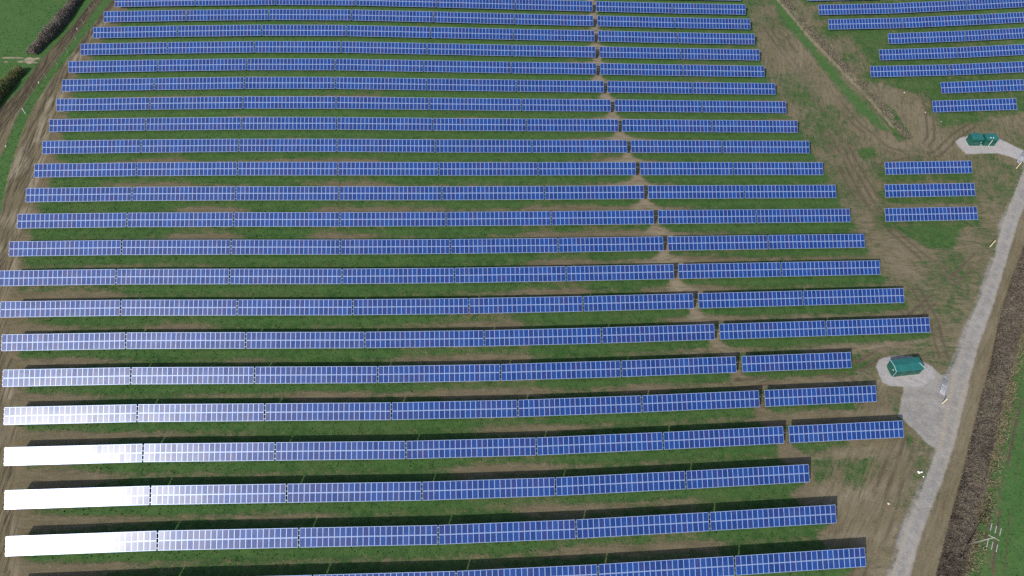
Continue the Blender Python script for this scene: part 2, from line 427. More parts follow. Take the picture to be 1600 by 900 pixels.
def leaf_mat(name, cols, rough=.75):
    m, nt, b = new_mat(name)
    at = N(nt, 'ShaderNodeAttribute', attribute_name='tone')
    geo = N(nt, 'ShaderNodeNewGeometry')
    n = noise(nt, geo.outputs['Position'], .45, 3)
    f = math_(nt, 'ADD', math_(nt, 'MULTIPLY', at.outputs['Fac'], .75), math_(nt, 'MULTIPLY', math_(nt, 'SUBTRACT', n, .5), .9), clamp=True)
    r = N(nt, 'ShaderNodeValToRGB')
    r.color_ramp.elements[0].color = cols[0]+(1,)
    r.color_ramp.elements[1].color = cols[-1]+(1,)
    for i, c in enumerate(cols[1:-1]):
        e = r.color_ramp.elements.new((i+1)/(len(cols)-1)); e.color = c+(1,)
    nt.links.new(f, r.inputs[0]); nt.links.new(r.outputs[0], b.inputs['Base Color'])
    b.inputs['Roughness'].default_value = rough
    b.inputs['Specular IOR Level'].default_value = .2
    return m


M['hedge_grey'] = leaf_mat('bare grey brown hedge twigs', [(.095, .082, .064), (.165, .142, .115), (.23, .20, .165), (.16, .165, .08)])
M['hedge_olive'] = leaf_mat('olive hedge foliage', [(.075, .095, .028), (.145, .155, .055), (.20, .185, .09), (.16, .14, .09)])
M['bramble'] = leaf_mat('dead bramble stems', [(.054, .045, .034), (.108, .090, .070), (.160, .132, .102), (.092, .100, .050)])
M['straw'] = leaf_mat('dry straw blades', [(.11, .105, .055), (.21, .18, .11), (.33, .28, .19)])
M['weeds'] = leaf_mat('dead ditch weeds', [(.075, .066, .048), (.125, .110, .082), (.20, .175, .13), (.065, .095, .035)])
M['blades'] = leaf_mat('short grass blades', [(.020, .050, .012), (.037, .080, .020), (.062, .108, .032), (.11, .11, .05)])


# ------------------------------------------------------------------ world, sun, camera
def sky_and_sun():
    w = bpy.data.worlds.new('World'); SC.world = w; w.use_nodes = True
    nt = w.node_tree; bg = nt.nodes['Background']
    s = nt.nodes.new('ShaderNodeTexSky'); s.sky_type = 'NISHITA'; s.sun_disc = False
    s.sun_elevation = R(SUN_EL); s.sun_rotation = R(SUN_AZ)
    s.air_density = 1.0; s.dust_density = 1.6; s.ozone_density = 1.0
    nt.links.new(s.outputs[0], bg.inputs['Color']); bg.inputs['Strength'].default_value = SKY
    ld = bpy.data.lights.new('sun', 'SUN'); ld.energy = SUN; ld.angle = R(.53); ld.color = (1.0, .955, .89)
    lo = bpy.data.objects.new('sun', ld); COL.objects.link(lo)
    from mathutils import Vector
    d = Vector((math.sin(R(SUN_AZ))*math.cos(R(SUN_EL)), math.cos(R(SUN_AZ))*math.cos(R(SUN_EL)), math.sin(R(SUN_EL))))
    lo.rotation_euler = d.to_track_quat('Z', 'Y').to_euler()
    lo.location = (60, -120, 200)


SUN_AZ, SUN_EL, SUN, SKY = CAM['az'], CAM['el']-1.6, 3.9, .14
sky_and_sun()
SC.view_settings.view_transform = 'Standard'
SC.view_settings.look = 'None'
SC.view_settings.gamma = 1.0
SC.view_settings.use_curve_mapping = False
SC.view_settings.exposure = EXPOSURE
SC.cycles.use_denoising = False

cd = bpy.data.cameras.new('camera'); cd.sensor_width = 36.0; cd.lens = CAM['f']/1600*36.0
cd.clip_start = .5; cd.clip_end = 3000
co = bpy.data.objects.new('camera', cd); COL.objects.link(co); SC.camera = co
from mathutils import Matrix
r_, u_, f_ = CAM['R']
L_ = CAM['loc']
co.matrix_world = Matrix(((r_[0], u_[0], -f_[0], L_[0]), (r_[1], u_[1], -f_[1], L_[1]), (r_[2], u_[2], -f_[2], L_[2]), (0, 0, 0, 1)))


# ------------------------------------------------------------------ ground cover masks
def sdist(poly, x, y):
    """Signed distance to a closed outline, positive inside."""
    p = np.array(poly, float); q = np.roll(p, -1, 0)
    d = np.full(x.shape, 1e9); ins = np.zeros(x.shape, bool)
    for (ax, ay), (bx, by) in zip(p, q):
        ex, ey = bx-ax, by-ay; L2 = ex*ex+ey*ey+1e-9
        t = np.clip(((x-ax)*ex+(y-ay)*ey)/L2, 0, 1)
        d = np.minimum(d, (x-ax-t*ex)**2+(y-ay-t*ey)**2)
        c = (ay > y) != (by > y)
        ins ^= c & (x < (bx-ax)*(y-ay)/((by-ay) if abs(by-ay) > 1e-9 else 1e-9)+ax)
    d = np.sqrt(d)
    return np.where(ins, d, -d)


def ldist(line, x, y):
    p = np.array(line, float); d = np.full(x.shape, 1e9)
    for (ax, ay), (bx, by) in zip(p[:-1], p[1:]):
        ex, ey = bx-ax, by-ay; L2 = ex*ex+ey*ey+1e-9
        t = np.clip(((x-ax)*ex+(y-ay)*ey)/L2, 0, 1)
        d = np.minimum(d, (x-ax-t*ex)**2+(y-ay-t*ey)**2)
    return np.sqrt(d)


def ss(v, a, b):
    t = np.clip((v-a)/(b-a), 0, 1)
    return t*t*(3-2*t)


def vnoise(x, y, s, seed):
    """Smooth lattice noise in 0..1 for patches of ground cover."""
    g = np.random.default_rng(seed).random((256, 256))
    u = x*s+1000; v = y*s+1000
    i = np.floor(u).astype(int); j = np.floor(v).astype(int)
    a = u-i; b = v-j; a = a*a*(3-2*a); b = b*b*(3-2*b)
    q = lambda ii, jj: g[ii % 256, jj % 256]
    return (q(i, j)*(1-a)+q(i+1, j)*a)*(1-b)+(q(i, j+1)*(1-a)+q(i+1, j+1)*a)*b


ROAD = F['road_l']+F['road_r'][::-1]
RHEDGE = F['rhedge_l']+F['rhedge_r'][::-1]
rowsL = {r: v for b, r, v in TABLES if b == 'L'}
rowsR = {r: v for b, r, v in TABLES if b == 'R'}
rowsE = {r: v for b, r, v in TABLES if b == 'E'}
_ry = np.array(sorted(rowsL))*P
LEFT_X = np.array([rowsL[r][0][0] for r in sorted(rowsL)])
GAP_X = np.array([(rowsL[r][-1][1]+(rowsR[r][0][0] if r in rowsR else rowsL[r][-1][1]+1.3))/2 for r in sorted(rowsL)])
RIGHT_X = np.array([(rowsR[r][-1][1] if r in rowsR else rowsL[r][-1][1]) for r in sorted(rowsL)])


def covers(x, y):
    """Per point: dirt, gravel, lush, straw / flow weights (left track, road, ditch), pale."""
    yq = y-spline(CY, x, y)
    left = np.interp(yq, _ry, LEFT_X); right = np.interp(yq, _ry, RIGHT_X); pq = (yq/P) % 1.0
    gap = np.interp(yq-pq*P+np.maximum(pq-.36, 0)/.64*P, _ry, GAP_X)
    yr = y-spline(CY, x, y)
    ph = (yr/P) % 1.0
    n1 = vnoise(x, y, .06, 1); n2 = vnoise(x, y, .16, 2); n3 = vnoise(x, y*2.2, .45, 3)
    patch = vnoise(x*.55, y, .11, 5)
    inside = ss(x, left-1.5, left+.5)*(1-ss(x, right, right+2.0))
    # between the rows: grass with a worn brown streak along the middle of each aisle
    streak = np.exp(-((ph-.74)/.12)**2)
    dirt = .09+streak*(.17+.44*patch)+.16*(n2-.5)+.40*np.exp(-((ph-.30)/.20)**2)*(1-ss(y, 40, 110))+.30*ss(patch*n1, .24, .46)
    lush = .20+.30*np.exp(-((ph-.95)/.10)**2)+.45*ss(y, 50, 160)
    # south west corner and the table ends are churned
    sw = (1-ss(x, left+3, left+30))*(1-ss(y, 38, 75))
    dirt = dirt+sw*(.55*np.exp(-((ph-.70)/.20)**2)+.12)
    dirt = dirt+.6*(1-ss(x, left+.5, left+5))
    # worn path through the gap, spilling along the aisles
    pw = .6+3.2*n2*n1*2
    path = 1.15*np.exp(-((x-gap)/(1.7+pw*np.exp(-((ph-.72)/.20)**2)))**2)
    spill = np.exp(-((x-gap+2)/(8+12*n1))**2)*np.exp(-((ph-.72)/.2)**2)*ss(y, 20, 60)
    path = path*(1-ss(y, 186, 194))
    dirt = np.maximum(dirt, .85*path); dirt = dirt+.38*spill
    path = path*(1-ss(y, 186, 194)); spill = spill*(1-ss(y, 186, 194))
    pale = .42*path*ss(y, 30, 60)+.35*spill*ss(y, 90, 130)*n3
    # east end aisles near the lower cabin
    east = ss(x, gap-6, right-4)*(1-ss(y, 46, 70))
    dirt = dirt+east*.55*np.exp(-((ph-.68)/.26)**2)
    pale = pale+.35*east*np.exp(-((ph-.70)/.22)**2)*n3
    # open ground east of the tables: brown earth, grass in patches
    out_r = ss(x, right-.5, right+3.0)
    dr = .68+.34*(n1-.5)+.30*(n2-.5)
    rb = np.maximum.reduce([ss(sdist(rect_pts(v, r), x, y), -2.2, -.3) for r, v in rowsE.items() if r >= 10])
    g = 0*x
    for k, s, wd in (('stripe', .86, 2.2), ('g2', .95, .9), ('g3', .9, 1.6), ('g4', .6, 1.0), ('g5', .42, 5), ('g6', .78, 3.5), ('g7', .72, 2.5), ('g8', .8, 1.0)):
        g = np.maximum(g, s*ss(sdist(F[k], x, y), -wd*.5, wd))
    g = np.maximum(g, .55*rb)
    # tables' own north and south fringes stay green out here too
    dr = dr*(1-g)+g*(.10+.16*n2)
    dirt = dirt*(1-out_r)+dr*out_r
    lush = lush*(1-out_r)+out_r*(.35+.5*ss(sdist(F['stripe'], x, y), -.5, 1))
    pale = pale+out_r*.30*n2*n1*(1-g)
    pale = pale+.4*out_r*ss(ldist(F['ditchline'], x, y), 1.0, .2)
    dirt = np.maximum(dirt, .8*ss(ldist(F['ditchline'], x, y), 1.0, .3)*out_r)
    dd = ldist(F['ditch'], x, y)
    straw = .62*ss(dd, 1.9, .5)
    drd = sdist(F['dirt_r'], x, y)
    dirt = np.maximum(dirt, .85*ss(drd, -2, 3)*(1-.6*g))
    # west side: field, hedge bottoms, track, grass strip, debris strip
    w = 1-ss(x, left-1.2, left-.2)
    dirt = dirt*(1-w)+w*(.06+.14*n1); lush = lush*(1-w)+w*(.75+.2*n2)
    tr = ss(sdist(F['track'], x, y), -.5, .9)
    db = ss(sdist(F['debris'], x, y), -.6, .8)*(1-ss(x, left+1, left+3))
    dirt = np.maximum(dirt, .97*tr); dirt = np.maximum(dirt, .86*db)
    pale = pale*(1-tr)
    pale = pale+.55*db*ss(vnoise(x, y*.35, .5, 9), .45, .8)
    pale = np.maximum(pale, ss(sdist(F['straw_left'], x, y), -.6, 1.0)*.8)
    pp = ss(sdist(F['palepatch'], x, y), -.5, .6)
    for (xa, ya), (xb, yb_) in F['pale_lines']:
        pp = np.maximum(pp, .8*ss(np.abs(y-ya-(yb_-ya)*(x-xa)/(xb-xa)), .75, .2)*ss(x, xa-.5, xa+1)*(1-ss(x, xb-1, xb+.5)))
    dirt = np.maximum(dirt, pp*.95); pale = np.maximum(pale, pp*1.2)
    # east side: road, pads, verge, bramble bed, field
    road = ss(sdist(ROAD, x, y), -.7, .7)
    rl = F['road_l']; xr = np.interp(y, [q[1] for q in rl[::-1]], [q[0] for q in rl[::-1]])
    e2 = ss(x, xr+2, xr+6)
    hb = sdist(RHEDGE, x, y)
    hr = F['rhedge_r']; xh = np.interp(y, [q[1] for q in hr[::-1]], [q[0] for q in hr[::-1]])
    hl = F['rhedge_l']; xl = np.interp(y, [q[1] for q in hl[::-1]], [q[0] for q in hl[::-1]])
    fld = ss(x, xh-.6, xh+1.2)
    dirt = dirt*(1-e2)+e2*(.93*(1-fld)+fld*(.08+.2*n2))
    lush = lush*(1-e2)+e2*(.1*(1-fld)+.85*fld)
    pale = pale*(1-e2)+e2*.25*n2*(1-fld)
    straw = np.maximum(straw*(1-e2), ss(np.abs(x-xh-.3), 2.0, .6)*e2*.35)
    wh = ss(ldist(F['wheelA'], x, y), 2.6, .4)
    dirt = np.maximum(dirt, .42*wh)
    dirt = dirt+fld*e2*.22*ss(n1, .45, .8)
    pad = ss(sdist(F['pad'], x, y), -.35, .45); padb = ss(sdist(F['padb'], x, y), -.35, .45)
    apron = ss(sdist(F['apron'], x, y), -.6, .6)
    gravel = np.maximum.reduce([road, pad, padb, apron])
    # thin spill of stone along the west side of the road
    gravel = np.maximum(gravel, .55*ss(x, xr-2.6, xr-.2)*(1-e2)*ss(sdist(ROAD, x, y), -3.5, -.2)*(.4+.9*n2))
    pale = np.where(gravel > .3, .9*np.maximum(pad, padb)+.2*n1, pale)
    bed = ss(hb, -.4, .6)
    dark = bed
    # which way the wheel streaks run
    rr_ = F['road_r']; xe = np.interp(y, [q[1] for q in rr_[::-1]], [q[0] for q in rr_[::-1]])
    tt = (x-xr)/np.maximum(xe-xr, 1)+.10*(n1-.5)
    tan = np.maximum(np.exp(-((tt-.22)/.13)**2), np.exp(-((tt-.80)/.10)**2))*(.45+.8*vnoise(x, y, .12, 66))+.35*apron*n2
    f_l = np.maximum(tr, db); f_r = np.maximum(np.maximum(e2, gravel), ss(drd, -2, 2)); f_d = np.where(gravel > .05, tan, out_r*(1-f_r)*ss(y, 85, 105))
    return [np.clip(a, 0, 1) for a in (dirt, gravel, lush, straw, f_l, f_r, f_d, pale, dark)]


def between(a, c, x, y, k):
    """Polyline a fraction k of the way from edge line a to edge line c."""
    n = min(len(a), len(c))
    return [(p[0]*(1-k)+q[0]*k, p[1]*(1-k)+q[1]*k) for p, q in zip(a[:n], c[:n])]


def ruts(x, y):
    d = np.zeros(x.shape)
    wob = .35*(vnoise(x, y, .12, 61)-.5)
    for k in (.10, .24, .42, .55, .72, .88):
        d = np.maximum(d, ss(ldist(between(F['trk_l'], F['trk_r'], x, y, k), x+wob, y), .42, .12)*(.55+.45*ss(vnoise(x, y*.4, .3, int(70+k*50)), .25, .6)))
    for k in (.25, .5, .66, .88):
        d = np.maximum(d, .75*ss(ldist(between(F['deb_l'], F['deb_r'], x, y, k), x+2*wob, y), .45, .12)*ss(vnoise(x, y*.4, .3, int(80+k*50)), .35, .65))
    for n in range(14):
        ln = np.array(F['rut_%d' % n]); t = np.gradient(ln, axis=0); t /= np.linalg.norm(t, axis=1)[:, None]
        nn = np.stack([-t[:, 1], t[:, 0]], 1)
        for o in (-.95, .95):
            d = np.maximum(d, .62*ss(ldist(ln+nn*o, x+2*wob, y), .55, .12)*ss(vnoise(x, y, .16, 90+n), .22, .6))
    return d


def rect_pts(v, r):
    ya, yb = row_y(v[0][0], r), row_y(v[-1][1], r)
    return [(v[0][0], ya), (v[-1][1], yb), (v[-1][1], yb+2.8), (v[0][0], ya+2.8)]


def ground_material():
    m, nt, b = new_mat('rough pasture earth and stone')
    geo = N(nt, 'ShaderNodeNewGeometry'); pos = geo.outputs['Position']
    a1 = N(nt, 'ShaderNodeAttribute', attribute_name='cover'); a2 = N(nt, 'ShaderNodeAttribute', attribute_name='flow'); a3 = N(nt, 'ShaderNodeAttribute', attribute_name='bed')
    s1 = N(nt, 'ShaderNodeSeparateColor'); nt.links.new(a1.outputs['Color'], s1.inputs[0])
    s2 = N(nt, 'ShaderNodeSeparateColor'); nt.links.new(a2.outputs['Color'], s2.inputs[0])
    dirt, gravel, lush, straw = s1.outputs[0], s1.outputs[1], s1.outputs[2], a1.outputs['Alpha']
    fl, fr, fd, pale = s2.outputs[0], s2.outputs[1], s2.outputs[2], a2.outputs['Alpha']
    bed = a3.outputs['Fac']

    def lerp(f, a, c):
        return math_(nt, 'ADD', math_(nt, 'MULTIPLY', a, math_(nt, 'SUBTRACT', 1.0, f)), math_(nt, 'MULTIPLY', c, f))
    # streak noises, one per direction of travel
    st_x = noise(nt, mapping(nt, pos, (.24, 1.0, 1)), 1.0, 6, .68, .8)
    st_l = noise(nt, mapping(nt, pos, (1.9, .13, 1), rot=R(-4)), 1.0, 5, .65, .6)
    st_r = noise(nt, mapping(nt, pos, (1.5, .16, 1), rot=R(37)), 1.0, 6, .68, .9)
    st_d = noise(nt, mapping(nt, pos, (1.2, .22, 1), rot=R(13)), 1.0, 6, .68, 1.2)
    st = lerp(fl, lerp(fr, lerp(fd, st_x, st_d), st_r), st_l)
    big = noise(nt, pos, .09, 4, .6, .4)
    mid = noise(nt, pos, .55, 5, .65, .3)
    fine = noise(nt, pos, 3.2, 4, .7)
    grit = noise(nt, pos, 9.0, 3, .7)
    tuft = noise(nt, pos, 1.15, 5, .72, .4)
    # grass
    g = mixc(nt, remap(nt, mid, .32, .68), (.020, .056, .013), (.047, .101, .024))
    g = mixc(nt, math_(nt, 'MULTIPLY', remap(nt, big, .40, .70), .40), g, (.078, .098, .036))
    g = mixc(nt, math_(nt, 'MULTIPLY', lush, .62), g, (.068, .162, .042))
    g = mixc(nt, remap(nt, fine, .50, .74, 0, .60), g, (.120, .138, .060))
    g = mixc(nt, remap(nt, tuft, .54, .72, 0, .45), g, (.135, .120, .062))
    g = mixc(nt, remap(nt, tuft, .30, .46, .55, 0), g, (.018, .040, .012))
    g = mixc(nt, remap(nt, grit, .25, .48, .60, 0), g, (.014, .030, .009))
    # earth
    d = mixc(nt, remap(nt, st, .26, .74), (.098, .081, .046), (.168, .140, .085))
    d = mixc(nt, remap(nt, mid, .45, .72, 0, .55), d, (.140, .110, .052))
    d = mixc(nt, remap(nt, big, .45, .68, 0, .5), d, (.150, .124, .078))
    d = mixc(nt, math_(nt, 'MULTIPLY', pale, remap(nt, st, .30, .62, .25, 1.0)), d, (.36, .30, .215))
    d = mixc(nt, remap(nt, fine, .52, .72, 0, .70), d, (.235, .192, .132))
    d = mixc(nt, remap(nt, grit, .24, .46, .65, 0), d, (.036, .028, .019))
    d = mixc(nt, math_(nt, 'MULTIPLY', fl, remap(nt, st_l, .36, .50, .75, 0)), d, (.042, .032, .023))
    rut = N(nt, 'ShaderNodeAttribute', attribute_name='rut').outputs['Fac']
    d = mixc(nt, math_(nt, 'MULTIPLY', rut, .8), d, (.034, .026, .018))
    # thresholded blend with ragged edges
    e = math_(nt, 'ADD', dirt, math_(nt, 'MULTIPLY', math_(nt, 'SUBTRACT', st, .5), .75))
    e = math_(nt, 'ADD', e, math_(nt, 'MULTIPLY', math_(nt, 'SUBTRACT', mid, .5), .85))
    e = math_(nt, 'ADD', e, math_(nt, 'MULTIPLY', math_(nt, 'SUBTRACT', fine, .5), .60))
    e = math_(nt, 'ADD', e, math_(nt, 'MULTIPLY', rut, .5))
    df = remap(nt, e, .30, .78)
    c = mixc(nt, df, g, d)
    # dry straw and dead stems
    sw = mixc(nt, remap(nt, fine, .35, .68), (.115, .095, .062), (.30, .255, .175))
    sf = math_(nt, 'ADD', straw, math_(nt, 'MULTIPLY', math_(nt, 'SUBTRACT', mid, .5), 1.1))
    c = mixc(nt, remap(nt, sf, .35, .85, 0, .9), c, sw)
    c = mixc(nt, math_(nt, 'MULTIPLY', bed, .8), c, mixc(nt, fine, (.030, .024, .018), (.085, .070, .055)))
    # crushed stone
    k = mixc(nt, remap(nt, mid, .35, .66), (.215, .203, .190), (.285, .270, .250))
    k = mixc(nt, remap(nt, st_r, .50, .70, 0, .55), k, (.27, .235, .19))
    k = mixc(nt, math_(nt, 'MULTIPLY', fd, .85), k, (.315, .272, .212))
    k = mixc(nt, math_(nt, 'MULTIPLY', pale, .8), k, (.38, .355, .345))
    k = mixc(nt, remap(nt, st_r, .28, .44, .45, 0), k, (.17, .172, .185))
    k = mixc(nt, remap(nt, grit, .52, .72, 0, .45), k, (.36, .35, .34))
    k = mixc(nt, remap(nt, grit, .26, .44, .5, 0), k, (.12, .115, .11))
    gf = math_(nt, 'ADD', gravel, math_(nt, 'MULTIPLY', math_(nt, 'SUBTRACT', fine, .5), .5))
    gf = math_(nt, 'ADD', gf, math_(nt, 'MULTIPLY', math_(nt, 'SUBTRACT', mid, .5), .45))
    c = mixc(nt, remap(nt, gf, .25, .82), c, k)
    nt.links.new(c, b.inputs['Base Color'])
    b.inputs['Roughness'].default_value = .92
    b.inputs['Specular IOR Level'].default_value = .15
    h = math_(nt, 'ADD', math_(nt, 'MULTIPLY', mid, .5), math_(nt, 'ADD', math_(nt, 'MULTIPLY', fine, .22), math_(nt, 'MULTIPLY', math_(nt, 'MULTIPLY', st, df), .35)))
    bp = N(nt, 'ShaderNodeBump', Strength=.75, Distance=.35)
    nt.links.new(h, bp.inputs['Height']); nt.links.new(bp.outputs[0], b.inputs['Normal'])
    return m


M['ground'] = ground_material()


def cover_attributes(me, x, y):
    cv = covers(x, y)
    for nm, cs in (('cover', cv[0:4]), ('flow', cv[4:8])):
        a = me.attributes.new(nm, 'FLOAT_COLOR', 'POINT')
        a.data.foreach_set('color', np.stack(cs, 1).astype(np.float32).ravel())
    a = me.attributes.new('rut', 'FLOAT', 'POINT'); a.data.foreach_set('value', ruts(x, y).astype(np.float32))
    a = me.attributes.new('bed', 'FLOAT', 'POINT'); a.data.foreach_set('value', cv[8].astype(np.float32))


def grid_mesh(name, xs, ys, lift=0.0, keep=None):
    X, Y = np.meshgrid(xs, ys); x, y = X.ravel(), Y.ravel()
    z = terrain(x, y)+lift-.07*ruts(x, y)+.05*(vnoise(x, y, .35, 21)-.5)+.03*(vnoise(x, y, .9, 22)-.5)
    nx, ny = len(xs), len(ys)
    i, j = np.meshgrid(np.arange(nx-1), np.arange(ny-1)); i, j = i.ravel(), j.ravel()
    q = np.stack([j*nx+i, j*nx+i+1, (j+1)*nx+i+1, (j+1)*nx+i], 1)
    if keep is not None:
        cx = x[q].mean(1); cy = y[q].mean(1)
        q = q[keep(cx, cy)]
        used = np.unique(q); mp = np.full(len(x), -1); mp[used] = np.arange(len(used))
        q = mp[q]; x, y, z = x[used], y[used], z[used]
    me = bpy.data.meshes.new(name)
    me.vertices.add(len(x)); me.vertices.foreach_set('co', np.stack([x, y, z], 1).astype(np.float32).ravel())
    me.loops.add(q.size); me.loops.foreach_set('vertex_index', q.astype(np.int32).ravel())
    me.polygons.add(len(q)); me.polygons.foreach_set('loop_start', (np.arange(len(q))*4).astype(np.int32))
    me.update(calc_edges=True)
    me.polygons.foreach_set('use_smooth', np.ones(len(q), bool))
    me.materials.append(M['ground'])
    cover_attributes(me, x, y)
    o = bpy.data.objects.new(name, me); COL.objects.link(o)
    return o


xs = np.concatenate([np.linspace(-900, -60, 26)[:-1], np.arange(-60, 306, .5), np.linspace(307, 1100, 26)])
ys = np.concatenate([np.linspace(-700, -24, 20)[:-1], np.arange(-24, 232, .5), np.linspace(233, 1200, 30)])
tag(grid_mesh('ground', xs, ys), kind='structure')
rp = np.array(ROAD)
tag(grid_mesh('gravel_road', np.arange(165, 285, .3), np.arange(-12, 130, .3), .02,
              lambda a, c: (sdist(ROAD, a, c) > -.7) | (sdist(F['apron'], a, c) > -.5)), kind='structure')
tag(grid_mesh('gravel_pad', np.arange(185, 212, .4), np.arange(30, 50, .4), .035,
              lambda a, c: sdist(F['pad'], a, c) > -.3), kind='structure')
tag(grid_mesh('gravel_pad', np.arange(232, 262, .4), np.arange(95, 125, .4), .035,
              lambda a, c: sdist(F['padb'], a, c) > -.3), kind='structure')
tag(grid_mesh('dirt_track', np.arange(-45, 0, .25), np.arange(70, 200, .25), .02,
              lambda a, c: sdist(F['track'], a, c) > -.3), kind='structure')


# ------------------------------------------------------------------ solar tables
MW, MH, MT = 1.0, 1.655, .04
BX, BY = .042, .058


def module_mesh():
    b = MB()
    hx, hy = MW/2, MH/2
    o = [(-hx, -hy), (hx, -hy), (hx, hy), (-hx, hy)]
    i = [(-hx+BX, -hy+BY), (hx-BX, -hy+BY), (hx-BX, hy-BY), (-hx+BX, hy-BY)]
    for k in range(4):
        k2 = (k+1) % 4
        b.face([(*o[k], MT), (*o[k2], MT), (*i[k2], MT), (*i[k], MT)], 0)
        b.face([(*o[k], 0), (*o[k2], 0), (*o[k2], MT), (*o[k], MT)], 0)
        b.face([(*i[k], MT), (*i[k2], MT), (*i[k2], MT-.003), (*i[k], MT-.003)], 0)
    b.face([(*p, MT-.003) for p in i], 1)
    b.face([(*p, 0) for p in reversed(o)], 2)
    return b.mesh('solar_module', [M['frame'], M['cells'], M['back']])


def slope_pt(x, s, h):
    """Table frame: x along the row, s up the slope, h off the surface."""
    c, sn = math.cos(TILT), math.sin(TILT)
    return (x, s*c-h*sn, CLEAR+s*sn+h*c)


def support_mesh(stub_l, stub_r):
    b = MB()
    x0, x1 = -TL/2, TL/2
    for k, s in enumerate((.40, 1.25, 2.05, 2.95)):
        e0 = .50 if stub_l and k == 2 else .13
        e1 = .50 if stub_r and k == 2 else .13
        pts = []
        for x in (x0-e0, x1+e1):
            pts.append([slope_pt(x, s+a, h) for a, h in ((-.035, -.10), (.035, -.10), (.035, -.012), (-.035, -.012))])
        for q in range(4):
            q2 = (q+1) % 4
            b.face([pts[0][q], pts[0][q2], pts[1][q2], pts[1][q]])
        b.face(pts[0][::-1]); b.face(pts[1])
    n = 7
    for k in range(n):
        x = x0+1.4+(TL-2.8)*k/(n-1)
        lo, hi = slope_pt(x, .25, -.17), slope_pt(x, 3.15, -.17)
        b.tube(lo, hi, .05, n=4)
        f, r = slope_pt(x, 1.45, -.17), slope_pt(x, 2.75, -.17)
        b.tube((f[0], f[1], -1.0), f, .06, n=6)
        b.tube((r[0], r[1], -1.0), r, .06, n=6)
        b.tube((r[0], r[1], .5), slope_pt(x, 2.0, -.17), .04, n=4)
    return b.mesh('support_frame', [M['steel']])


MOD = module_mesh()
SUP = {(a, c): support_mesh(a, c) for a in (0, 1) for c in (0, 1) if not (a and c)}
ORD = ['', 'first', 'second', 'third', 'fourth', 'fifth', 'sixth', 'seventh', 'eighth', 'ninth', 'tenth', 'eleventh', 'twelfth',
       'thirteenth', 'fourteenth', 'fifteenth', 'sixteenth', 'seventeenth', 'eighteenth', 'nineteenth', 'twentieth',
       'twenty-first', 'twenty-second', 'twenty-third']


def table_label(bl, r, k, n):
    row = 'the %s row from the bottom' % ORD[r+1]
    if bl == 'L':
        look = 'blue'
        if r in (1, 2, 3) and k == 0: look = 'glaring white'
        elif r in (1, 2, 3) and k == 1: look = 'whitish, glinting'
        elif r in (4, 5) and k < 2: look = 'pale, shimmering'
        if k == 0: return '%s solar table at the left end of %s' % (look, row)
        if k == 5: return '%s solar table left of the worn gap in %s' % (look, row)
        return '%s solar table, %s from left in %s' % (look, ORD[k+1], row)
    if bl == 'R':
        if n == 1: return 'blue solar table alone right of the worn gap in %s' % row
        if k == 0: return 'blue solar table just right of the worn gap in %s' % row
        return 'rightmost blue solar table of the main block in %s' % row
    if r in (10, 11, 12):
        return 'blue solar table alone below the twin green kiosks, %s of three' % {12: 'topmost', 11: 'middle', 10: 'lowest'}[r]
    if r == 15: return 'lone blue solar table just above the twin green kiosks'
    if r == 16: return 'blue solar table cut by the picture edge, second row above the twin kiosks'
    return 'hazy blue solar table, %s from the ditch in row %s of the far right block' % (ORD[k+1], {22: 'one', 21: 'two', 20: 'three', 19: 'four', 18: 'five', 17: 'six'}[r])


proto = [None]


def solar_table(bl, r, k, n, xa, xb, stub):
    ya, yb = row_y(xa, r), row_y(xb, r)
    za, zb = tz(xa, ya+1.5), tz(xb, yb+1.5)
    t = empty('solar_table', ((xa+xb)/2, (ya+yb)/2, (za+zb)/2))
    dz = zb-za; L = math.hypot(xb-xa, yb-ya)
    t.rotation_euler = (0, -math.atan2(dz, L), math.atan2(yb-ya, xb-xa))
    L = math.hypot(L, dz)
    t.scale = (L/TL, 1, 1)
    tag(t, table_label(bl, r, k, n), 'solar table', 'solar tables standing in long rows')
    step = TL/24
    for i in range(24):
        x = -TL/2+step*(i+.5)
        for j in (0, 1):
            s = MH/2+.005+j*(W-MH-.01)
            if proto[0] is None:
                o = bpy.data.objects.new('solar_module', MOD); proto[0] = o
            else:
                o = proto[0].copy()
            COL.objects.link(o)
            o.parent = t
            o.location = slope_pt(x, s, random.uniform(-.004, .004))
            o.rotation_euler = (TILT+random.gauss(0, .0026), random.gauss(0, .0026), 0)
    so = bpy.data.objects.new('support_frame', SUP[stub]); COL.objects.link(so); so.parent = t


for bl, r, v in TABLES:
    for k, (xa, xb) in enumerate(v):
        st = (0, 0)
        if bl == 'L' and k == len(v)-1 and r in rowsR: st = (0, 1)
        if bl == 'R' and k == 0: st = (1, 0)
        solar_table(bl, r, k, len(v), xa, xb, st)


# ------------------------------------------------------------------ substation and kiosks
def cabin(name, label, cat, p_back, p_front, p_right, h, kind, group=None):
    a = np.array(p_front, float); ex = np.array(p_right, float)-a; ey = np.array(p_back, float)-a
    w, d = float(np.linalg.norm(ex)), float(np.linalg.norm(ey))
    rz = math.atan2(ex[1], ex[0])
    c = a+ex/2+ey/2
    z = min(tz(*a), tz(*(a+ex)), tz(*c))+.03
    t = tag(empty(name, (c[0], c[1], z), rz), label, cat, group)
    return t, w, d


def box_part(name, mat, parent, c, dim, bevel=0.0):
    b = MB(); b.box(c, dim)
    return b.build(name, mat, parent, bevel=bevel)


